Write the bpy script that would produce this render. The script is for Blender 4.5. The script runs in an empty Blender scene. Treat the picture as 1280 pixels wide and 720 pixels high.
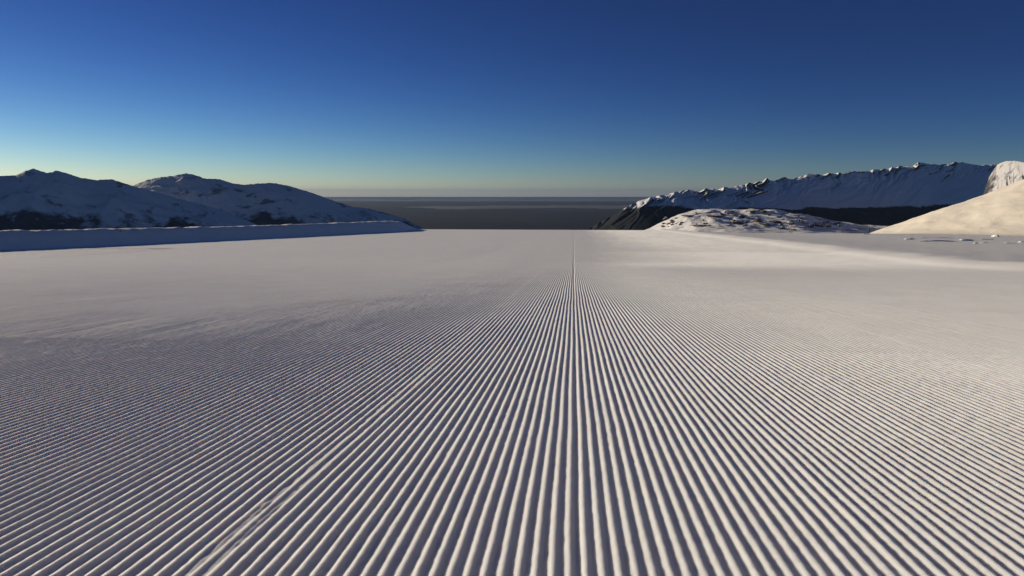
import bpy, math
import numpy as np
from mathutils import Vector

sc = bpy.context.scene
COL = sc.collection
rng = np.random.default_rng(7)

# ------------------------------------------------------------------ camera numbers
F = 900.0                        # focal length in pixels of the 1280 px wide photograph
PITCH = math.radians(7.53)
CZ = 1.0                         # camera height over the datum
PSI = math.atan(77 / 900)        # the grooves run a little right of the view direction
CP, SP = math.cos(PSI), math.sin(PSI)
SUN_EL, SUN_AZ = math.radians(12), math.radians(-57)


def ray(px, py):
    x = (px - 640) / F
    y = (360 - py) / F
    return np.array([x, math.cos(PITCH) + y * math.sin(PITCH), -math.sin(PITCH) + y * math.cos(PITCH)])


def at(px, py, Y):
    d = ray(px, py)
    return np.array([0, 0, CZ]) + d * (Y / d[1])


# ------------------------------------------------------------------ noise
def _hash(ix, iy, seed):
    h = (ix.astype(np.int64) * 374761393 + iy.astype(np.int64) * 668265263 + seed * 1274126177) & 0xFFFFFFFF
    h = ((h ^ (h >> 13)) * 1274126177) & 0xFFFFFFFF
    return (h ^ (h >> 16)) & 0xFFFFFFFF


def noise(x, y, seed=0):
    x, y = np.broadcast_arrays(np.asarray(x, float), np.asarray(y, float))
    ix = np.floor(x).astype(np.int64)
    iy = np.floor(y).astype(np.int64)
    fx = x - ix
    fy = y - iy
    ux = fx * fx * fx * (fx * (fx * 6 - 15) + 10)
    uy = fy * fy * fy * (fy * (fy * 6 - 15) + 10)

    def g(dx, dy):
        a = _hash(ix + dx, iy + dy, seed) * (2 * math.pi / 4294967296.0)
        return np.cos(a) * (fx - dx) + np.sin(a) * (fy - dy)
    a, b, c, d = g(0, 0), g(1, 0), g(0, 1), g(1, 1)
    return 1.5 * ((a + (b - a) * ux) * (1 - uy) + (c + (d - c) * ux) * uy)


def fbm(x, y, octv=4, seed=0, gain=.5):
    s = 0
    a = 1
    for i in range(octv):
        s = s + a * noise(np.asarray(x) * 2.03 ** i + 13.7 * i, np.asarray(y) * 2.03 ** i - 7.1 * i, seed + i)
        a *= gain
    return s


def ridged(x, y, octv=4, seed=0, gain=.5):
    s = 0
    a = 1
    for i in range(octv):
        s = s + a * (1 - 2 * np.abs(noise(np.asarray(x) * 2.1 ** i, np.asarray(y) * 2.1 ** i, seed + i)))
        a *= gain
    return s


def smooth(a, b, x):
    t = np.clip((x - a) / (b - a), 0, 1)
    return t * t * (3 - 2 * t)


# ------------------------------------------------------------------ the shape of the slope
_pv = [-40, -10, 0, 33, 150, 190, 260, 400, 1000, 6000]
_pd = [-1.9, .186, .88, 3.17, 7.52, 11, 22, 55, 230, 1500]
_gv = np.concatenate([np.arange(-40, 60, .1), np.arange(60, 700, 1.), np.arange(700, 6001, 10.)])
_gd = np.interp(_gv, _pv, _pd)


def _smooth_profile():
    out = _gd.copy()
    n = int(np.searchsorted(_gv, 60))
    k = np.hanning(83)
    k /= k.sum()
    seg = np.pad(_gd[:n], 41, mode='reflect', reflect_type='odd')
    out[:n] = np.convolve(seg, k, 'valid')
    m = int(np.searchsorted(_gv, 700))
    k = np.hanning(31)
    k /= k.sum()
    seg = np.pad(out[n:m], 15, mode='reflect', reflect_type='odd')
    out[n:m] = np.convolve(seg, k, 'valid')
    return out


_gs = _smooth_profile()


def uv_of(X, Y):
    return X * CP - Y * SP, X * SP + Y * CP


def lip_x(Y):
    return np.interp(Y, [-10, 0, 28, 57, 140, 260], [16.6, 17.5, 20, 22.9, 30.3, 45])


def bank_x(Y):
    return np.interp(Y, [-10, 41, 76, 121, 145, 200], [-42, -33.5, -27, -20.6, -21.6, -24])


def ground_z(X, Y):
    """height of the snow surface, without the grooves"""
    u, v = uv_of(X, Y)
    z = CZ - np.interp(v, _gv, _gs)
    d = X - lip_x(Y)
    lip = .26 * np.exp(-(np.minimum(d, 0) / 1.5) ** 2) * (d <= 0) + (d > 0) * (.26 * np.exp(-(d / .45) ** 2))
    lip = lip * (1 + .25 * noise(X * .3, Y * .35, 91))
    track = -(smooth(.2, 1.6, d) * .14) - .022 * np.clip(d - .5, 0, 16)
    far = 1 - smooth(150, 185, Y)
    z = z + (lip + track) * far
    # the verge left of the groomed strip drops away behind the bank
    e = bank_x(Y) - X
    z = z - .10 * np.clip(e - 4, 0, 400) - .0005 * np.clip(e - 8, 0, 300) ** 2
    # long gentle undulation
    amp = smooth(3, 20, v)
    z = z + .010 * amp * noise(u * .16, v * .09, 5) + .007 * amp * noise(u * .5, v * .05, 6)
    return z


# ------------------------------------------------------------------ mesh helpers
def grid_mesh(name, P, uvs=None):
    """P: (rows, cols, 3)"""
    r, c, _ = P.shape
    me = bpy.data.meshes.new(name)
    me.vertices.add(r * c)
    me.vertices.foreach_set('co', P.reshape(-1).astype(np.float32))
    i = np.arange(r * c).reshape(r, c)
    q = np.stack([i[:-1, :-1], i[:-1, 1:], i[1:, 1:], i[1:, :-1]], -1).reshape(-1, 4)
    n = len(q)
    me.loops.add(n * 4)
    me.loops.foreach_set('vertex_index', q.reshape(-1).astype(np.int32))
    me.polygons.add(n)
    me.polygons.foreach_set('loop_start', np.arange(0, n * 4, 4, dtype=np.int32))
    me.polygons.foreach_set('loop_total', np.full(n, 4, dtype=np.int32))
    me.polygons.foreach_set('use_smooth', np.ones(n, dtype=bool))
    me.update(calc_edges=True)
    return me


def join_grids(name, grids):
    co, qs, off = [], [], 0
    for P in grids:
        r, c, _ = P.shape
        i = np.arange(r * c).reshape(r, c) + off
        qs.append(np.stack([i[:-1, :-1], i[:-1, 1:], i[1:, 1:], i[1:, :-1]], -1).reshape(-1, 4))
        co.append(P.reshape(-1, 3))
        off += r * c
    return poly_mesh(name, np.concatenate(co), np.concatenate(qs))


def poly_mesh(name, co, q, smooth_faces=True):
    k = q.shape[1]
    n = len(q)
    me = bpy.data.meshes.new(name)
    me.vertices.add(len(co))
    me.vertices.foreach_set('co', co.reshape(-1).astype(np.float32))
    me.loops.add(n * k)
    me.loops.foreach_set('vertex_index', q.reshape(-1).astype(np.int32))
    me.polygons.add(n)
    me.polygons.foreach_set('loop_start', np.arange(0, n * k, k, dtype=np.int32))
    me.polygons.foreach_set('loop_total', np.full(n, k, dtype=np.int32))
    me.polygons.foreach_set('use_smooth', np.full(n, smooth_faces, dtype=bool))
    me.update(calc_edges=True)
    return me


def link(name, me, mat, label=None, cat=None, kind=None, group=None, parent=None, loc=None):
    o = bpy.data.objects.new(name, me)
    COL.objects.link(o)
    if mat is not None:
        o.data.materials.append(mat)
    if label:
        o['label'] = label
    if cat:
        o['category'] = cat
    if kind:
        o['kind'] = kind
    if group:
        o['group'] = group
    if parent is not None:
        o.parent = parent
    if loc is not None:
        o.location = loc
    return o


# ------------------------------------------------------------------ materials
def new_mat(name):
    m = bpy.data.materials.new(name)
    m.use_nodes = True
    nt = m.node_tree
    b = nt.nodes['Principled BSDF']
    return m, nt, b


def nd(nt, kind, **kw):
    n = nt.nodes.new(kind)
    for k, v in kw.items():
        setattr(n, k, v)
    return n


def noise_node(nt, scale, detail=4, rough=.55, vec=None, stretch=None, coord='Object'):
    tc = nd(nt, 'ShaderNodeTexCoord')
    src = tc.outputs[coord]
    if stretch is not None:
        mp = nd(nt, 'ShaderNodeMapping')
        mp.inputs['Scale'].default_value = stretch
        nt.links.new(src, mp.inputs['Vector'])
        src = mp.outputs['Vector']
    n = nd(nt, 'ShaderNodeTexNoise')
    n.inputs['Scale'].default_value = scale
    n.inputs['Detail'].default_value = detail
    n.inputs['Roughness'].default_value = rough
    nt.links.new(src, n.inputs['Vector'])
    return n.outputs['Fac']


def mathn(nt, op, a, b=None, clamp=False):
    n = nd(nt, 'ShaderNodeMath', operation=op, use_clamp=clamp)
    for i, x in enumerate((a, b)):
        if x is None:
            continue
        if isinstance(x, (int, float)):
            n.inputs[i].default_value = x
        else:
            nt.links.new(x, n.inputs[i])
    return n.outputs[0]


def ramp(nt, fac, stops):
    r = nd(nt, 'ShaderNodeValToRGB')
    el = r.color_ramp.elements
    while len(el) > 1:
        el.remove(el[0])
    el[0].position = stops[0][0]
    el[0].color = (*stops[0][1], 1)
    for p, c in stops[1:]:
        e = el.new(p)
        e.color = (*c, 1)
    nt.links.new(fac, r.inputs['Fac'])
    return r.outputs['Color']


def bump(nt, b, height, dist, strength=1.0):
    n = nd(nt, 'ShaderNodeBump')
    n.inputs['Strength'].default_value = strength
    n.inputs['Distance'].default_value = dist
    nt.links.new(height, n.inputs['Height'])
    nt.links.new(n.outputs['Normal'], b.inputs['Normal'])


SNOW = (.86, .86, .87)


def snow_mat(name, grain_scale, grain_dist, big_scale=1.2, base=SNOW, var=.93):
    m, nt, b = new_mat(name)
    f = noise_node(nt, big_scale, 5)
    c2 = tuple(x * var for x in base)
    c = ramp(nt, f, [(.3, c2), (.7, base)])
    nt.links.new(c, b.inputs['Base Color'])
    b.inputs['Roughness'].default_value = .62
    b.inputs['Specular IOR Level'].default_value = .18
    h = noise_node(nt, grain_scale, 4, .7)
    bump(nt, b, h, grain_dist)
    return m


M_piste = snow_mat('groomed_snow', 170, .003)
_b = M_piste.node_tree.nodes['Principled BSDF']
_b.inputs['Subsurface Weight'].default_value = 1.0
_b.inputs['Subsurface Radius'].default_value = (1.0, .84, .66)
_b.inputs['Subsurface Scale'].default_value = .022
M_snow = snow_mat('wind_packed_snow', 9, .05)
M_bank = snow_mat('ploughed_snow', 7, .08)
M_knoll = snow_mat('knoll_snow', 1.5, .16, .15)


def bare_patches(m, scale, lo, hi, col, stretch):
    nt = m.node_tree
    b = nt.nodes['Principled BSDF']
    src = b.inputs['Base Color'].links[0].from_socket
    f = noise_node(nt, scale, 6, .68, stretch=stretch)
    mr = nd(nt, 'ShaderNodeMapRange')
    mr.inputs['From Min'].default_value = lo
    mr.inputs['From Max'].default_value = hi
    nt.links.new(f, mr.inputs['Value'])
    mx = nd(nt, 'ShaderNodeMix', data_type='RGBA')
    nt.links.new(mr.outputs[0], mx.inputs['Factor'])
    nt.links.new(src, mx.inputs[6])
    mx.inputs[7].default_value = (*col, 1)
    nt.links.new(mx.outputs[2], b.inputs['Base Color'])


bare_patches(M_knoll, .30, .56, .66, (.16, .135, .115), (.55, .8, 1.6))
M_hill = snow_mat('hill_snow', .9, .09, .15, (.86, .80, .70), .97)  # snow colour warmed here: low-sun tint put into the hill's base colour


def mountain_mat(name, forest_z, forest_band, rock_lo, rock_hi, nscale, rock=(.045, .045, .05), forest=(.018, .022, .024), snow=(.74, .75, .78), scree=None):
    """snow, bare rock where it is steep, dark forest under a tree line; all by the terrain's own height and slope"""
    m, nt, b = new_mat(name)
    geo = nd(nt, 'ShaderNodeNewGeometry')
    sep = nd(nt, 'ShaderNodeSeparateXYZ')
    nt.links.new(geo.outputs['Normal'], sep.inputs[0])
    pos = nd(nt, 'ShaderNodeSeparateXYZ')
    nt.links.new(geo.outputs['Position'], pos.inputs[0])
    n1 = noise_node(nt, nscale, 6, .62)
    n2 = noise_node(nt, nscale * 4.5, 5, .65)
    n3 = noise_node(nt, nscale * .45, 3, .5)
    # rock: 1 - nz, shifted by noise
    st = mathn(nt, 'SUBTRACT', 1.0, sep.outputs['Z'])
    st = mathn(nt, 'ADD', st, mathn(nt, 'MULTIPLY', mathn(nt, 'SUBTRACT', n1, .5), .30))
    st = mathn(nt, 'ADD', st, mathn(nt, 'MULTIPLY', mathn(nt, 'SUBTRACT', n2, .5), .22))
    mr = nd(nt, 'ShaderNodeMapRange')
    mr.inputs['From Min'].default_value = rock_lo
    mr.inputs['From Max'].default_value = rock_hi
    nt.links.new(st, mr.inputs['Value'])
    mx = nd(nt, 'ShaderNodeMix', data_type='RGBA')
    nt.links.new(mr.outputs[0], mx.inputs['Factor'])
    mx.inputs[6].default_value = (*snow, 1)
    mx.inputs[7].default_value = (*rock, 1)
    # forest
    zf = mathn(nt, 'ADD', pos.outputs['Z'], mathn(nt, 'MULTIPLY', mathn(nt, 'SUBTRACT', n1, .5), forest_band * 1.6))
    zf = mathn(nt, 'ADD', zf, mathn(nt, 'MULTIPLY', mathn(nt, 'SUBTRACT', n3, .5), forest_band * 2.4))
    zf = mathn(nt, 'ADD', zf, mathn(nt, 'MULTIPLY', mathn(nt, 'SUBTRACT', n2, .5), forest_band * .8))
    fr = nd(nt, 'ShaderNodeMapRange')
    fr.inputs['From Min'].default_value = forest_z + forest_band * .12
    fr.inputs['From Max'].default_value = forest_z - forest_band * .12
    nt.links.new(zf, fr.inputs['Value'])
    fc = ramp(nt, n2, [(.35, tuple(x * .75 for x in forest)), (.7, tuple(x * 1.5 for x in forest))])
    m2 = nd(nt, 'ShaderNodeMix', data_type='RGBA')
    nt.links.new(fr.outputs[0], m2.inputs['Factor'])
    nt.links.new(mx.outputs[2], m2.inputs[6])
    nt.links.new(fc, m2.inputs[7])
    col = m2.outputs[2]
    if scree:
        n4 = noise_node(nt, scree, 6, .6, stretch=(1, 1, 1.7))
        sr = nd(nt, 'ShaderNodeMapRange')
        sr.inputs['From Min'].default_value = .565
        sr.inputs['From Max'].default_value = .64
        sr.inputs['To Max'].default_value = .8
        nt.links.new(n4, sr.inputs['Value'])
        m3 = nd(nt, 'ShaderNodeMix', data_type='RGBA')
        nt.links.new(sr.outputs[0], m3.inputs['Factor'])
        nt.links.new(col, m3.inputs[6])
        m3.inputs[7].default_value = (.11, .12, .15, 1)
        col = m3.outputs[2]
    nt.links.new(col, b.inputs['Base Color'])
    b.inputs['Roughness'].default_value = .85
    b.inputs['Specular IOR Level'].default_value = .1
    bump(nt, b, n2, 5, 1.0)
    return m


def plain_mat():
    m, nt, b = new_mat('lowland')
    n1 = noise_node(nt, .00012, 6, .6, stretch=(1, .45, 1))
    c = ramp(nt, n1, [(.35, (.007, .009, .014)), (.55, (.012, .014, .02)), (.75, (.026, .027, .032))])
    nt.links.new(c, b.inputs['Base Color'])
    b.inputs['Roughness'].default_value = .95
    b.inputs['Specular IOR Level'].default_value = .05
    return m


# ------------------------------------------------------------------ the groomed slope
PITCH_RIB = .045
SEAMS = [(-1.0125, .0065, .0066, .9), (-.9675, .006, .0050, 1.), (.9, .014, .004, .4), (.02, .012, -.004, .2),
         (-4.3, .011, .0012, .7), (-4.75, .011, .0012, .7), (-7.2, .04, .010, .7), (-2.55, .011, .0012, .5), (4.6, .03, .007, .5),
         (7.9, .05, .010, .6), (12.2, .06, .010, .5), (-11.6, .06, .010, .6), (-16, .08, .012, .6)]


def ribs(u, v, X, Y, fine):
    w = u + 0.0058 * noise(u * .9, v * .55, 21) + 0.0011 * noise(u * 1.6, v * 1.6, 22) + .0006 * noise(u * 6, v * 5, 27)
    ph = w / PITCH_RIB
    rid = np.floor(ph + .5)
    amp = .0047 * (1 + .16 * noise(rid * .73 + .31, v * .35, 23) + .09 * noise(u * .9, v * .45, 24)
                   + .06 * noise(u * 3, v * 3.1, 25))
    s = np.cos(2 * np.pi * ph)
    s = np.where(s > 0, np.abs(s) ** 1.2, -np.abs(s) ** .85)
    edge = smooth(0.5, 2.2, lip_x(Y) - X) * smooth(2.6, 4.2, X - bank_x(Y))
    side = .16 + .84 * smooth(.3, 5.5, -u) + .50 * smooth(.5, 6, u)
    fadefar = 1 / (1 + (np.maximum(v, 0) / 6.5) ** 1.35 * side)
    fadefar = fadefar + (.85 + .35 * smooth(40, 70, v) - fadefar) * smooth(23, 36, v) * smooth(-.5, 2.5, u)
    z = amp * s * edge * fadefar
    # crumbs of snow, more of them on the crests
    crest = .5 + .5 * s
    if fine:
        z = z + (.0006 + .0008 * crest) * noise(u * 55, v * 38, 31) + .0007 * noise(u * 19, v * 11, 32)
        lumps = np.clip(noise(u * 28, v * 21, 33) - .62, 0, 1)
        z = z + .006 * lumps
    else:
        z = z + .0011 * noise(u * 19, v * 13, 32)
    z = z + .0012 * noise(u * 1.3, v * 2.6, 34) + .0015 * noise(u * .45, v * .7, 35)
    for us, wd, h, rough in SEAMS:
        du = u - us - .012 * noise(np.zeros_like(v), v * .8, 40)
        m = np.abs(du) < wd * 3
        if not m.any():
            continue
        g = np.exp(-(du[m] / wd) ** 2) * (.3 + .7 * np.exp(-v[m] / 3.5))
        hv = h * (1 + rough * .9 * noise(np.zeros_like(v[m]) + us * 7, v[m] * 1.7, 41))
        hv = hv + abs(h) * rough * .8 * fbm(u[m] * 30, v[m] * 13, 3, 42)
        z[m] = z[m] * (1 - (.6 if wd > .012 else 0) * rough * g) + g * hv
    # edges of the middle groomer pass, worn deeper further down
    for us, wd, h in ((.01, .024, -.0065), (.92, .022, -.003)):
        du = u - us - .015 * noise(np.zeros_like(v), v * .15, 44)
        z = z + h * np.exp(-(du / wd) ** 2) * smooth(9, 20, v)
    return z


def piste_band(v_rows, u0, u1, per, fine):
    du = PITCH_RIB / per
    us = np.arange(u0, u1 + du * .5, du)
    U, V = np.meshgrid(us, v_rows)
    X = U * CP + V * SP
    Y = -U * SP + V * CP
    Z = ground_z(X, Y) + ribs(U, V, X, Y, fine)
    return np.stack([X, Y, Z], -1)


def rows(v0, v1, k, mn):
    out = [v0]
    while out[-1] < v1:
        out.append(out[-1] + max(mn, k * out[-1]))
    out[-1] = v1
    return np.array(out)


bands = [piste_band(np.arange(-2.5, 1.101, .06), -7, 7, 5, False),
         piste_band(rows(1.1, 6, .0072, .012), -11, 10.5, 8, True),
         piste_band(rows(6, 45, .012, .05), -26, 20.0, 6, False),
         piste_band(rows(45, 178, .022, .3), -34, 24, 4, False)]
me = join_grids('ski_slope', bands)
link('ski_slope', me, M_piste, 'groomed ski slope combed into fine parallel snow grooves running to the brow', 'ski slope', 'structure')

# ------------------------------------------------------------------ the snow around it
gx = np.concatenate([-np.geomspace(60, 900, 40)[::-1], np.arange(-59, 60, .45), np.geomspace(60, 900, 60)])
gy = np.concatenate([np.arange(-40, 0, 2.), np.arange(0, 60, .5), np.arange(60, 200, 1.2), np.geomspace(200, 5000, 70)])
GX, GY = np.meshgrid(gx, gy)
GZ = ground_z(GX, GY)
U, V = uv_of(GX, GY)
inside = ((V < 5.9) & (U > -10.6) & (U < 10.1) & (V > -2.2)) | ((V > 5.8) & (V < 45.2) & (U > -25.5) & (U < 19.5)) | \
         ((V > 44.8) & (V < 176) & (U > -33.2) & (U < 23.2))
inside &= ~((V < 1.2) & (np.abs(U) > 6.6))
d = GX - lip_x(GY)
rough = smooth(.8, 2.5, d) * (1 - smooth(150, 190, GY))
tex = .035 * fbm(GX * .8, GY * .5, 4, 61) + .05 * np.clip(ridged(GX * .35, GY * .22, 3, 64) - .55, 0, 2) * .6
GZ = GZ + np.where(inside, -.06, 0.004) + rough * tex
link('snowfield', grid_mesh('snowfield', np.stack([GX, GY, GZ], -1)), M_snow,
     'rough ungroomed snow beside the groomed strip, crossed by an old track', 'snow', 'structure')

# ------------------------------------------------------------------ snow bank on the left
bs = np.concatenate([np.arange(-6, 60, .22), np.arange(60, 152, .45)])
bt = np.linspace(-1, 1, 61)
BS, BT = np.meshgrid(bs, bt, indexing='ij')
BX0 = bank_x(BS)
hh = np.interp(BS, [-6, 41, 76, 121, 136, 146, 152], [1.0, 1.08, 1.2, 1.62, 1.5, .75, -.1])
wr = np.interp(BS, [0, 60, 130, 152], [1.9, 2.2, 2.8, 3.0])
off = np.where(BT > 0, BT * wr, BT * 5.0)
prof = np.where(BT > 0, (1 - BT ** 1.5) , 1 - (-BT) ** 2.2)
prof = prof * 1.08 - .08
BX = BX0 + off
rgh = fbm(BX * .9, BS * .55, 4, 71) * .05 + .03 * np.clip(ridged(BX * .8, BS * .3, 3, 74), 0, 2)
crestn = .09 * noise(BS * .5, BS * 0, 76) + .08 * noise(BS * 1.6, BS * 0, 77)
BZ = ground_z(BX, BS) + hh * prof + (rgh + crestn) * np.clip(prof, 0, 1) * np.where(BT > 0, .55 + .45 * (1 - BT), 1) * (.45 + .4 * hh)
link('snow_bank', grid_mesh('snow_bank', np.stack([BX, BS, BZ], -1)), M_bank,
     'long low snow bank in blue shadow along the left edge of the groomed slope', 'snow bank')

# ------------------------------------------------------------------ snow hill on the right
HCX, HCY, HR, HS = 153.0, 150.0, 72.0, .41


def hill_h(X, Y):
    dist = np.hypot(X - HCX, Y - HCY)
    dist = dist + 2.2 * noise(X * .03, Y * .03, 81) + .8 * noise(X * .1, Y * .1, 82)
    t = HR - dist
    h = HS * (np.sqrt((t * .5) ** 2 + 1.2) + t * .5) - .16
    return np.maximum(np.minimum(h, 30 - 24 * np.exp(-np.maximum(t, 0) / 60)) if False else h, -1.5)


hx = np.arange(66, 235, .6)
hy = np.arange(70, 235, .6)
HX, HY = np.meshgrid(hx, hy)
hz = hill_h(HX, HY)
on = smooth(.0, 1.5, hz)
HZ = np.minimum(ground_z(HX, HY), 1) + hz - .12 + on * (.10 * fbm(HX * .35, HY * .25, 4, 84) + .13 * np.clip(ridged(HX * .16, HY * .1, 3, 88) - .6, 0, 2))
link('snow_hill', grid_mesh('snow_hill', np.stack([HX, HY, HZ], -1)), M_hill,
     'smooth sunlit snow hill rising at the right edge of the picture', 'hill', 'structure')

# ------------------------------------------------------------------ knoll beyond the brow
KY = 220.0
_kpx = np.array([770, 800, 815, 830, 850, 875, 900, 920, 940, 962, 985, 1010, 1040, 1075, 1110, 1160, 1240])
_kpy = np.array([300, 291, 285.5, 278, 268.5, 262.6, 261.8, 262.6, 263, 262.6, 266.5, 271, 276.5, 281.5, 283.5, 287, 300])
_kX = np.array([at(a, b, KY)[0] for a, b in zip(_kpx, _kpy)])
_kZ = np.array([at(a, b, KY)[2] for a, b in zip(_kpx, _kpy)])


def knoll_z(X, Y):
    top = np.interp(X * KY / np.maximum(Y, 100) * .35 + X * .65, _kX, _kZ)
    base = ground_z(X, Y) - .6
    dy = Y - KY
    fall = np.where(dy < 0, np.exp(-(np.abs(dy) / 40) ** 2.2), np.exp(-(dy / 30) ** 2))
    n = fbm(X * .11, Y * .11, 5, 101) * .9 + ridged(X * .07, Y * .09, 4, 107) * .45
    env = np.clip((top - base) / 8, 0, 1)
    z = base + (top - base) * fall + n * env * np.where(dy < 0, .35 + .65 * smooth(0, 9, -dy), .35) * np.clip(fall * 1.4, 0, 1) * .75
    return z - 1.0 * (1 - fall)


kx = np.arange(at(765, 300, KY)[0], at(1250, 300, KY)[0], .4)
ky = np.arange(KY - 66, KY + 60, .5)
KX, KYY = np.meshgrid(kx, ky)
KZ = knoll_z(KX, KYY)
link('snow_knoll', grid_mesh('snow_knoll', np.stack([KX, KYY, KZ], -1)), M_knoll,
     'low rough snow knoll with rocks showing through beyond the brow of the slope', 'knoll', 'structure')


# ------------------------------------------------------------------ rocks
def rock_mat(name, col):
    m, nt, b = new_mat(name)
    n = noise_node(nt, 2.2, 6, .65)
    n2 = noise_node(nt, 1.1, 5, .6)
    c = ramp(nt, n, [(.3, tuple(x * .55 for x in col)), (.65, tuple(x * 1.35 for x in col))])
    geo = nd(nt, 'ShaderNodeNewGeometry')
    sep = nd(nt, 'ShaderNodeSeparateXYZ')
    nt.links.new(geo.outputs['Normal'], sep.inputs[0])
    f = mathn(nt, 'ADD', sep.outputs['Z'], mathn(nt, 'MULTIPLY', mathn(nt, 'SUBTRACT', n2, .5), .8))
    mr = nd(nt, 'ShaderNodeMapRange')
    mr.inputs['From Min'].default_value = .72
    mr.inputs['From Max'].default_value = .86
    nt.links.new(f, mr.inputs['Value'])
    mx = nd(nt, 'ShaderNodeMix', data_type='RGBA')
    nt.links.new(mr.outputs[0], mx.inputs['Factor'])
    nt.links.new(c, mx.inputs[6])
    mx.inputs[7].default_value = (.8, .8, .82, 1)
    nt.links.new(mx.outputs[2], b.inputs['Base Color'])
    b.inputs['Roughness'].default_value = .9
    bump(nt, b, n, .15)
    return m


M_rock = rock_mat('dark_rock', (.085, .075, .068))
M_rock_b = rock_mat('brown_rock', (.12, .085, .06))


def ico(sub):
    import bmesh
    bm = bmesh.new()
    bmesh.ops.create_icosphere(bm, subdivisions=sub, radius=1)
    co = np.array([v.co[:] for v in bm.verts])
    q = np.array([[v.index for v in f.verts] for f in bm.faces])
    bm.free()
    return co, q


ICO, ICOF = ico(4)


def lump_mesh(name, sx, sy, sz, seed, jag=.35, facets=7):
    p = ICO.copy()
    n = fbm(p[:, 0] * 1.4 + p[:, 2] * 1.1 + seed, p[:, 1] * 1.4 - p[:, 2] * .8, 4, 200 + seed)
    n2 = ridged(p[:, 0] * 1.9 - p[:, 2] + seed, p[:, 1] * 1.9 + p[:, 2] * 1.3, 3, 300 + seed)
    r = 1 + jag * n + jag * .35 * n2
    # flattened facets
    for k in range(facets):
        rs = np.random.default_rng(seed * 31 + k)
        a = rs.normal(size=3)
        a /= np.linalg.norm(a)
        dd = p @ a
        lim = .55 + .3 * rs.random()
        r = np.where(dd * r > lim, lim / np.maximum(dd, .05), r)
    p = p * r[:, None] * np.array([sx, sy, sz])
    return poly_mesh(name, p, ICOF, True)


def hit(px, py, fn, y0, y1, step=.25):
    d = ray(px, py)
    Ys = np.arange(y0, y1, step)
    X = d[0] / d[1] * Ys
    Z = CZ + d[2] / d[1] * Ys
    S = fn(X, Ys)
    k = np.nonzero(S >= Z)[0]
    if len(k) == 0:
        return None
    i = k[0]
    return np.array([X[i], Ys[i], S[i]])


# px, py, width px, height px, brown, label
ROCKS = [
    (947, 277.5, 12, 8, 1, 'largest brown rock outcrop on the snowy knoll, leaning towards its right shoulder'),
    (956, 281.5, 11, 3.5, 1, 'flat brown rock slab at the foot of the largest brown outcrop'),
    (941, 265.5, 6, 5, 0, 'dark rock on the crest of the knoll above the largest brown outcrop'),
    (954, 265.5, 6, 5, 0, 'rightmost dark rock on the crest of the snowy knoll'),
    (921, 279.5, 10, 4.5, 0, 'broad dark rock low on the knoll left of the brown outcrop'),
    (932, 282, 7, 3.5, 1, 'small brown rock between the broad dark rock and the brown outcrop'),
    (911, 282.3, 8, 2, 0, 'thin dark rock strip left of the broad dark rock'),
    (875, 282, 28, 2.4, 0, 'longest thin dark rock ledge along the foot of the knoll'),
    (834, 274.5, 9, 4.5, 0, 'dark rock near the left end of the knoll'),
    (842, 278.5, 7, 3, 0, 'small dark rock just right of the leftmost rock of the knoll'),
    (860, 270, 16, 2.4, 0, 'pale grey rock band on the upper left of the knoll'),
    (895, 270, 22, 2.6, 1, 'long brownish rock band across the middle of the knoll'),
    (928, 271.5, 8, 4, 0, 'grey rock on the upper slope of the knoll above the broad dark rock'),
    (978, 285.5, 7, 4, 0, 'lowest dark rock right of the pale snow patch on the knoll'),
    (973, 279, 10, 4.5, 0, 'dark rock at the left of the rock group on the right shoulder'),
    (990, 280.5, 9, 3.5, 0, 'dark rock in the middle of the rock group on the right shoulder'),
    (1002, 284.5, 9, 3, 1, 'reddish brown rock low in the rock group on the right shoulder'),
    (1002, 277.5, 6, 2.6, 0, 'topmost rock of the group on the right shoulder of the knoll'),
    (1013, 284, 6, 5, 0, 'dark upright rock at the left of the far right rocks'),
    (1024, 283, 12, 4, 0, 'wide dark rock among the far right rocks of the knoll'),
    (1036, 284, 7, 3, 1, 'last brown rock at the right end of the knoll'),
    (993, 288.3, 6, 2.4, 0, 'small rock below the group on the right shoulder near the brow'),
]
small = []
rs = np.random.default_rng(12)
for k in range(70):
    px = rs.uniform(828, 1050)
    py = np.interp(px, _kpx, _kpy) + rs.uniform(3, 18) * np.clip((286 - np.interp(px, _kpx, _kpy)) / 22, .2, 1)
    small.append((px, py, rs.uniform(2.2, 5), rs.uniform(1.4, 2.6), int(rs.random() < .3), 'little dark stone sticking out of the snow on the knoll'))
for i, (px, py, w, h, br, lab) in enumerate(ROCKS + small):
    p = hit(px, py, knoll_z, KY - 64, KY + 30)
    if p is None:
        continue
    s = p[1] / F
    sx, sz = w * s * .55, h * s * .62
    me = lump_mesh('rock', sx, max(sx * .6, sz), sz, i + 1)
    o = link('rock', me, M_rock_b if br else M_rock, lab, 'rock', group='rocks on the knoll' if i < len(ROCKS) else 'little stones on the knoll', loc=p + np.array([0, 0, sz * .12]))
    o.rotation_euler = (0, 0, rs.uniform(-.5, .5))

# a dark stone on the left bank
p = hit(150.5, 290.5, lambda X, Y: ground_z(X, Y) + 1.08 * np.clip(1 - np.abs(X - bank_x(Y)) / 4, 0, 1), 25, 80, .05)
if p is not None:
    link('stone', lump_mesh('stone', .07, .07, .07, 77), M_rock, 'tiny dark stone lying on the crest of the left snow bank', 'stone', loc=p + np.array([0, 0, .05]))


# ------------------------------------------------------------------ windrows and chunks of snow on the track
def track_z(X, Y):
    return ground_z(X, Y)


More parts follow.
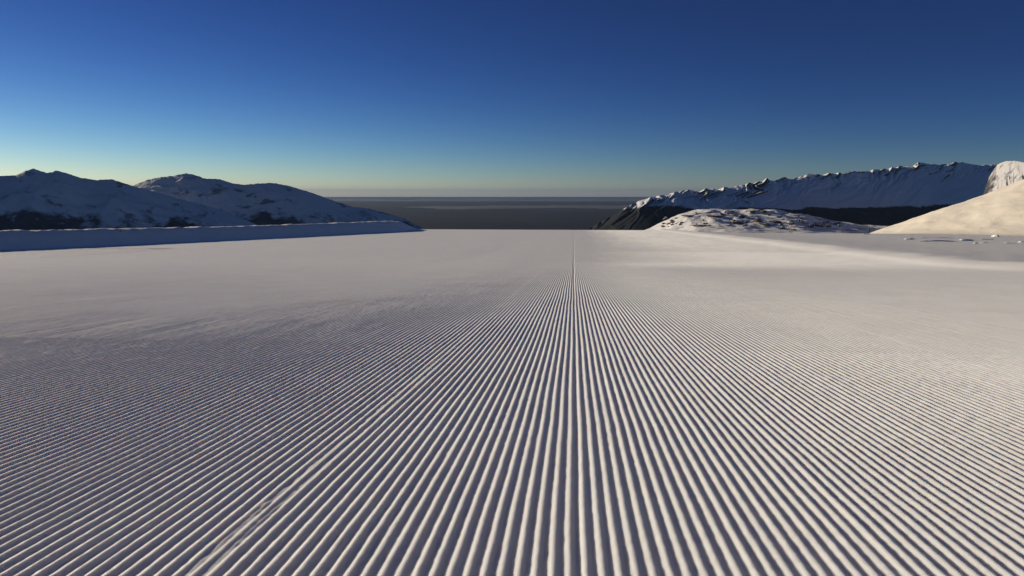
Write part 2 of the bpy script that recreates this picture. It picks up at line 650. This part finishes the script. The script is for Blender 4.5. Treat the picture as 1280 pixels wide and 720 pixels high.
CH = [  # px, py, length px, height px, label
    (1137, 299.3, 9, 2.2, 'leftmost small snow ridge left on the track at the right'),
    (1171, 297.8, 34, 1.3, 'upper of the two long parallel snow ridges on the track'),
    (1172, 302, 36, 2.2, 'lower of the two long parallel snow ridges on the track'),
    (1206, 301, 19, 3.2, 'broken middle snow ridge right of the two long parallel ones'),
    (1219.5, 304.5, 5, 1.8, 'small snow lump just below the right end of the broken middle ridge'),
    (1234, 299.8, 16, 1.7, 'upper snow ridge below the bright round snow chunk'),
    (1231, 304.3, 11, 1.8, 'lower snow ridge below the bright round snow chunk'),
    (1244, 296, 4.5, 4, 'bright round snow chunk standing highest on the track'),
    (1262, 304.3, 18, 1.3, 'faint low snow ridge near the right edge of the picture'),
    (1277, 303, 5, 2.4, 'snow lump on the track at the very right edge'),
    (1250, 284.6, 10, 2.6, 'bright snow clump at the foot of the sunlit hill'),
    (1083, 293, 7, 1.4, 'grey snow lump on the track below the marker stake'),
]
for i, (px, py, w, h, lab) in enumerate(CH):
    p = hit(px, py, track_z, 20, 180, .05)
    if p is None:
        continue
    s = p[1] / F
    me = lump_mesh('snow_lump', w * s * .5, max(.18, h * s * 1.1), h * s * .55, 40 + i, .45, 0)
    link('snow_lump', me, M_snow, lab, 'snow lump', group='snow lumps on the track', loc=p)

# ------------------------------------------------------------------ marker stake
p = hit(1086.5, 289.5, ground_z, 60, 178, .2)
if p is None:
    p = at(1086.5, 289.5, 140)
m_st, nt, b = new_mat('weathered_stake')
n = noise_node(nt, 9, 4)
nt.links.new(ramp(nt, n, [(.3, (.04, .045, .035)), (.7, (.09, .095, .07))]), b.inputs['Base Color'])
b.inputs['Roughness'].default_value = .8


def lathe(name, prof, n=14):
    ang = np.linspace(0, 2 * np.pi, n, endpoint=False)
    co = np.array([[r * math.cos(a), r * math.sin(a), z] for r, z in prof for a in ang])
    q = []
    for i in range(len(prof) - 1):
        for j in range(n):
            q.append([i * n + j, i * n + (j + 1) % n, (i + 1) * n + (j + 1) % n, (i + 1) * n + j])
    return poly_mesh(name, co, np.array(q))


hpx = p[1] / F
stake = link('marker_stake', lathe('marker_stake', [(.0, -.3), (.14, -.3), (.13, 3.9 * hpx * .72), (.17, 3.9 * hpx * .73), (.17, 3.9 * hpx * .9), (.12, 3.9 * hpx * .97), (0, 3.9 * hpx)]),
             m_st, 'short dark marker stake standing in the snow between knoll and hill', 'stake', loc=p)


# ------------------------------------------------------------------ mountains
def interp_smooth(px, kx, ky, seed, jag):
    y = np.interp(px, kx, ky)
    return y + jag * (noise(px * .21, px * 0, seed) * 1.0 + .6 * noise(px * .55, px * 0 + 3, seed + 1))


def mountain(kx, ky, Rfun, px0, px1, nc, front, back, zb, seed, jag=.6, spur=.3, nrow=170, spur_n=1.0, tilt=0.0, crest=False, wob=None):
    """terrain along a crest line: crest height from bearing and elevation, real distance Rfun"""
    px = np.linspace(px0, px1, nc)
    py = interp_smooth(px, kx, ky, seed, jag)
    d = np.array([ray(a, b) for a, b in zip(px, py)])
    hor = d[:, :2] / d[:, 1:2]
    R = Rfun(px)
    cx, cy = hor[:, 0] * R, R
    cz = CZ + d[:, 2] / d[:, 1] * R
    # distance along the crest
    sarc = np.concatenate([[0], np.cumsum(np.hypot(np.diff(cx), np.diff(cy)))])
    t = np.concatenate([-np.linspace(1, 0, nrow) ** 1.25, np.linspace(0, 1, nrow // 3)[1:] ** 1.2])
    T, S = np.meshgrid(t, sarc, indexing='ij')
    n = max(9, nc // 16) | 1
    ker = np.hanning(n + 2)[1:-1]
    ker /= ker.sum()
    czs = np.convolve(np.pad(cz, n // 2, mode='edge'), ker, 'valid')
    bearing = hor / np.linalg.norm(hor, axis=1, keepdims=True)
    D = np.where(T < 0, T * front, T * back)
    X = cx[None] + bearing[None, :, 0] * D
    Y = cy[None] + bearing[None, :, 1] * D
    A = np.abs(T)
    H = (czs - zb)[None] + (cz - czs)[None] * np.exp(-A * 22)
    base = 1 - A ** 1.08
    warp = S + tilt * D + 500 * noise(X / 1600, Y / 1600, seed + 9)
    L = 900 / spur_n
    sp = ridged(warp / L, D / (L * 2.6), 4, seed + 20, .5) * .5
    iso = ridged(X / 900, Y / 900, 5, seed + 40, .52) * .4 + fbm(X / 500, Y / 500, 4, seed + 60) * .35
    env = np.clip(A * 4.2, 0, 1) * (1 - A) ** .6
    env2 = np.clip(A * 14, 0, 1) * .35 + .65 * env
    if crest:
        k = np.exp(-(A / .16) ** 1.3) * .9 + .16
        env = np.clip(A * 16, 0, 1) * k
        env2 = env
    if wob is not None:
        dw = wob(px[None] + 75 * A + 16 * noise(S / 620, A * 9, 641) * np.clip(A * 12, 0, 1)) * np.exp(-A * (6.2 + 4 * smooth(940, 1080, px))[None])
        X = X + bearing[None, :, 0] * dw
        Y = Y + bearing[None, :, 1] * dw
    Z = zb + H * base + H * spur * (sp - .35) * env + H * spur * .55 * (iso - .3) * env2 * np.clip(A * 9, 0, 1)
    return np.stack([X, Y, Z], -1)


# left range: two massifs
LA = ([-200, -120, -60, 0, 20, 32, 42, 50, 58, 65, 70, 82, 100, 120, 140, 155, 165, 190, 230, 280, 330],
      [232, 214, 222, 220, 219, 213.5, 210.5, 213.5, 216, 215, 213, 216, 222, 225, 224, 229, 232, 239, 250, 263, 285])
LB = ([60, 140, 165, 185, 200, 215, 225, 233, 245, 255, 275, 290, 305, 320, 340, 360, 390, 420, 440, 460, 490, 510, 528, 560],
      [290, 246, 232.5, 224.5, 221.5, 220, 218, 216.5, 219, 223, 224, 229, 231, 229.5, 228.5, 232, 241, 252, 258, 260.5, 268, 275, 285, 300])
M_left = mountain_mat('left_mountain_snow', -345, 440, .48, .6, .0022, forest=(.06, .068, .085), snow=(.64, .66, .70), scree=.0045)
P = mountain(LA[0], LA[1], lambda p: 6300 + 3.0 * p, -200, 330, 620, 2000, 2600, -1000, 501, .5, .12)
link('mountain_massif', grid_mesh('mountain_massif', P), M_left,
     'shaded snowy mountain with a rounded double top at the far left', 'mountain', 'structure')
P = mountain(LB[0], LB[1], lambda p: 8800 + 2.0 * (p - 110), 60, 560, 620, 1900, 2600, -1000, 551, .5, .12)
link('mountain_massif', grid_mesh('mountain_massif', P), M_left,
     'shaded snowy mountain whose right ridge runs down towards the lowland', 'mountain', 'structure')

# right range
RA = ([560, 640, 690, 745, 798, 818, 832, 850, 862, 872, 884, 896, 908, 918, 930, 942, 950, 958, 968, 980, 990, 1002, 1015, 1028, 1040, 1052, 1065, 1080, 1095, 1110, 1125, 1140, 1150, 1160, 1175, 1190, 1200, 1210, 1225, 1240, 1260, 1300, 1360, 1450],
      [340, 330, 312, 281, 251, 246, 243, 238, 237, 239, 236, 237, 234, 234, 231, 228, 227, 224, 226, 221, 224, 220, 217, 219, 216, 217, 215, 215, 212, 211, 208, 206, 204, 204, 206, 205, 201.5, 204, 206, 206, 206, 208, 206, 214])


def saw(p):
    """long flanks that look left, short steep ones that look right"""
    f = p / 31 + 2.4 * noise(p * .019, p * 0, 615)
    k = np.floor(f)
    fr = f - k
    a = .35 + .65 * (_hash(k.astype(np.int64), k.astype(np.int64) * 0 + 3, 9) / 4294967296.0)
    t = np.where(fr < .7, -1 + 2 * fr / .7, 1 - 2 * (fr - .7) / .3)
    f2 = p / 9.5 + .8 * noise(p * .05, p * 0, 619)
    t2 = f2 - np.floor(f2)
    t2 = np.where(t2 < .65, -1 + 2 * t2 / .65, 1 - 2 * (t2 - .65) / .35)
    return a * t * (1 + 1.2 * noise(p * .016, p * 0, 621)) + .16 * t2 * (1 + noise(p * .02, p * 0, 623)) + .4 * noise(p * .11, p * 0, 617)


M_right = mountain_mat('right_mountain_snow', -265, 90, .42, .54, .0012, rock=(.05, .045, .045))
_fine = np.arange(560, 1451, 1.5)
RA = (_fine, np.interp(_fine, RA[0], RA[1]) - 1.3 * saw(_fine) * smooth(640, 830, _fine))
P = mountain(RA[0], RA[1], lambda p: 13000 + 12.0 * (p - 820), 560, 1450, 1000, 4800, 4500, -1200, 601, .35, .08, 240, .8, -.5, True,
             lambda p: -330 * saw(p) * smooth(660, 830, p))
link('mountain_range', grid_mesh('mountain_range', P), M_right,
     'snowy mountain range with sunlit crests over blue shade and a dark wooded foot', 'mountain', 'structure')
RB = ([1215, 1228, 1236, 1246, 1256, 1268, 1280, 1300, 1340, 1400, 1460],
      [262, 246, 222, 206, 201.5, 201, 203, 211, 222, 232, 262])
M_peak = mountain_mat('peak_snow', -330, 90, .62, .80, .0016, snow=(.50, .50, .52), scree=.0035)
P = mountain(RB[0], RB[1], lambda p: np.maximum(9000, 13800 - 38 * (p - 1215)), 1215, 1460, 300, 3800, 3000, -1200, 651, .4, .07, 160, 1.0, .5)
link('mountain_peak', grid_mesh('mountain_peak', P), M_peak,
     'bright sunlit snow peak at the right end of the range above the snow hill', 'mountain', 'structure')

# ------------------------------------------------------------------ lowland and far hills
PZ = -1200.0
xs = np.concatenate([-np.geomspace(2000, 450000, 40)[::-1], np.linspace(-1900, 1900, 8), np.geomspace(2000, 450000, 40)])
ys = np.concatenate([np.linspace(-20000, 4000, 8), np.geomspace(5000, 220000, 140)])
GX, GY = np.meshgrid(xs, ys)
GZ = PZ + 35 * fbm(GX / 9000, GY / 6000, 4, 701)
link('lowland_plain', grid_mesh('lowland_plain', np.stack([GX, GY, GZ], -1)), plain_mat(),
     'dark lowland plain fading into haze far below the slope', 'plain', 'structure')

M_far, nt, b = new_mat('far_hills')
n = noise_node(nt, .0004, 5)
nt.links.new(ramp(nt, n, [(.3, (.006, .008, .012)), (.7, (.014, .015, .02))]), b.inputs['Base Color'])
b.inputs['Roughness'].default_value = .95
for k, (yd, hgt, x0, x1, wd) in enumerate([(62000, 260, -9000, 42000, 7000), (115000, 420, -90000, 90000, 12000)]):
    xs = np.linspace(x0, x1, 260)
    ts = np.linspace(-1, 1, 17)
    A, B = np.meshgrid(ts, xs, indexing='ij')
    prof = np.clip(.62 + .55 * fbm(B / (yd * .06), B * 0 + k, 6, 720 + 10 * k, .6), .05, 2) * np.clip((B - x0) / (x1 - x0) * 6, 0, 1) * np.clip((x1 - B) / (x1 - x0) * 6, 0, 1)
    YY = yd + A * wd + 2500 * noise(B / 9000, A * 0, 730 + k)
    ZZ = PZ - 60 + (hgt * .6 * prof + 60) * (1 - A ** 2) + 25 * noise(B / 1500, YY / 1500, 740 + k)
    link('far_hills', grid_mesh('far_hills', np.stack([B, YY, ZZ], -1)), M_far,
         ['low dark hills in the lowland, nearer and shorter of the two lines', 'longer and farther line of low hazy hills below the horizon'][k], 'hills', 'structure')

# ------------------------------------------------------------------ woods at the foot of the right range
def forest(P, count, zmax, zband, seed, hmin, hmax):
    rs = np.random.default_rng(seed)
    nr, nc_, _ = P.shape
    nf = int(nr * .74)
    i = rs.integers(5, nf, count * 4)
    j = rs.integers(2, nc_ - 2, count * 4)
    p = P[i, j] + (P[i + 1, j] - P[i, j]) * rs.random(len(i))[:, None] + (P[i, j + 1] - P[i, j]) * rs.random(len(i))[:, None]
    lim = zmax + zband * fbm(p[:, 0] / 900, p[:, 1] / 900, 4, seed)
    keep = (p[:, 2] < lim) & (p[:, 2] > -1050)
    p = p[keep][:count]
    h = rs.uniform(hmin, hmax, len(p))
    ang = np.linspace(0, 2 * np.pi, 5, endpoint=False)
    ringr = .24
    co, tri = [], []
    n = len(p)
    ring = np.stack([np.cos(ang), np.sin(ang), 0 * ang], -1)
    V = np.zeros((n, 6, 3))
    V[:, :5] = p[:, None] + ring[None] * (h * ringr)[:, None, None] * rs.uniform(.75, 1.25, (n, 5, 1))
    V[:, :5, 2] += (h * .08)[:, None]
    V[:, 5] = p + np.stack([0 * h, 0 * h, h], -1)
    f = np.array([[k, (k + 1) % 5, 5] for k in range(5)])
    Fc = (np.arange(n)[:, None, None] * 6 + f[None]).reshape(-1, 3)
    return V.reshape(-1, 3), Fc


# ------------------------------------------------------------------ air
VOL = True
if VOL:
    hb = bpy.data.meshes.new('haze')
    x0, x1, y0, y1, z0, z1 = -460000, 460000, -25000, 300000, PZ - 450, 1250
    v = [(x, y, z) for z in (z0, z1) for y in (y0, y1) for x in (x0, x1)]
    hb.from_pydata(v, [], [(0, 2, 3, 1), (4, 5, 7, 6), (0, 1, 5, 4), (2, 6, 7, 3), (0, 4, 6, 2), (1, 3, 7, 5)])
    m = bpy.data.materials.new('air')
    m.use_nodes = True
    nt = m.node_tree
    nt.nodes.remove(nt.nodes['Principled BSDF'])
    pv = nt.nodes.new('ShaderNodeVolumePrincipled')
    pv.inputs['Color'].default_value = (.22, .33, .56, 1)
    pv.inputs['Density'].default_value = 3.6e-6
    pv.inputs['Anisotropy'].default_value = .2
    nt.links.new(pv.outputs[0], nt.nodes['Material Output'].inputs['Volume'])
    link('haze', hb, m, 'thin haze lying over the lowland and the far mountains', 'haze', 'stuff')

# ------------------------------------------------------------------ light
w = bpy.data.worlds.new('World')
sc.world = w
w.use_nodes = True
nt = w.node_tree
bg = nt.nodes['Background']
sky = nd(nt, 'ShaderNodeTexSky')
sky.sky_type = 'NISHITA'
sky.sun_disc = False
sky.sun_elevation = SUN_EL
sky.sun_rotation = SUN_AZ
sky.altitude = 2000
sky.air_density = .82
sky.dust_density = .2
sky.ozone_density = 2
# contrast of the photograph's sky: one power curve per channel, a soft ceiling and a faint floor
sepc = nd(nt, 'ShaderNodeSeparateColor')
cmb = nd(nt, 'ShaderNodeCombineColor')
nt.links.new(sky.outputs[0], sepc.inputs[0])
for i, (g, k, fl) in enumerate(((2.62, .30, .009), (2.58, .03, .022), (2.24, -.09, .050))):
    x = mathn(nt, 'MULTIPLY', sepc.outputs[i], .1)
    x = mathn(nt, 'POWER', x, g)
    x = mathn(nt, 'MULTIPLY', x, math.exp(k))
    y = mathn(nt, 'ADD', 1.0, mathn(nt, 'MULTIPLY', x, 1 / 3.0))
    x = mathn(nt, 'DIVIDE', x, y)
    x = mathn(nt, 'ADD', x, fl)
    x = mathn(nt, 'MULTIPLY', x, 10.0)
    nt.links.new(x, cmb.inputs[i])
nt.links.new(cmb.outputs[0], bg.inputs['Color'])
bg.inputs['Strength'].default_value = .1

sl = bpy.data.lights.new('sun', 'SUN')
sl.energy = 5.0
sl.angle = math.radians(.5)
sl.color = (1, .85, .63)
so = bpy.data.objects.new('sun', sl)
COL.objects.link(so)
sd = Vector((math.sin(SUN_AZ) * math.cos(SUN_EL), math.cos(SUN_AZ) * math.cos(SUN_EL), math.sin(SUN_EL)))
so.rotation_euler = sd.to_track_quat('Z', 'Y').to_euler()

# ------------------------------------------------------------------ camera
cam = bpy.data.cameras.new('camera')
cam.sensor_width = 36
cam.lens = 36 * F / 1280
cam.clip_start = .05
cam.clip_end = 1500000
co = bpy.data.objects.new('camera', cam)
COL.objects.link(co)
co.location = (0, 0, CZ)
co.rotation_euler = (math.pi / 2 - PITCH, 0, 0)
sc.camera = co

sc.view_settings.view_transform = 'Standard'
sc.view_settings.look = 'None'
sc.view_settings.exposure = .08
sc.view_settings.gamma = 1
sc.cycles.use_denoising = True
sc.cycles.max_bounces = 6
sc.cycles.diffuse_bounces = 4
sc.cycles.volume_bounces = 1
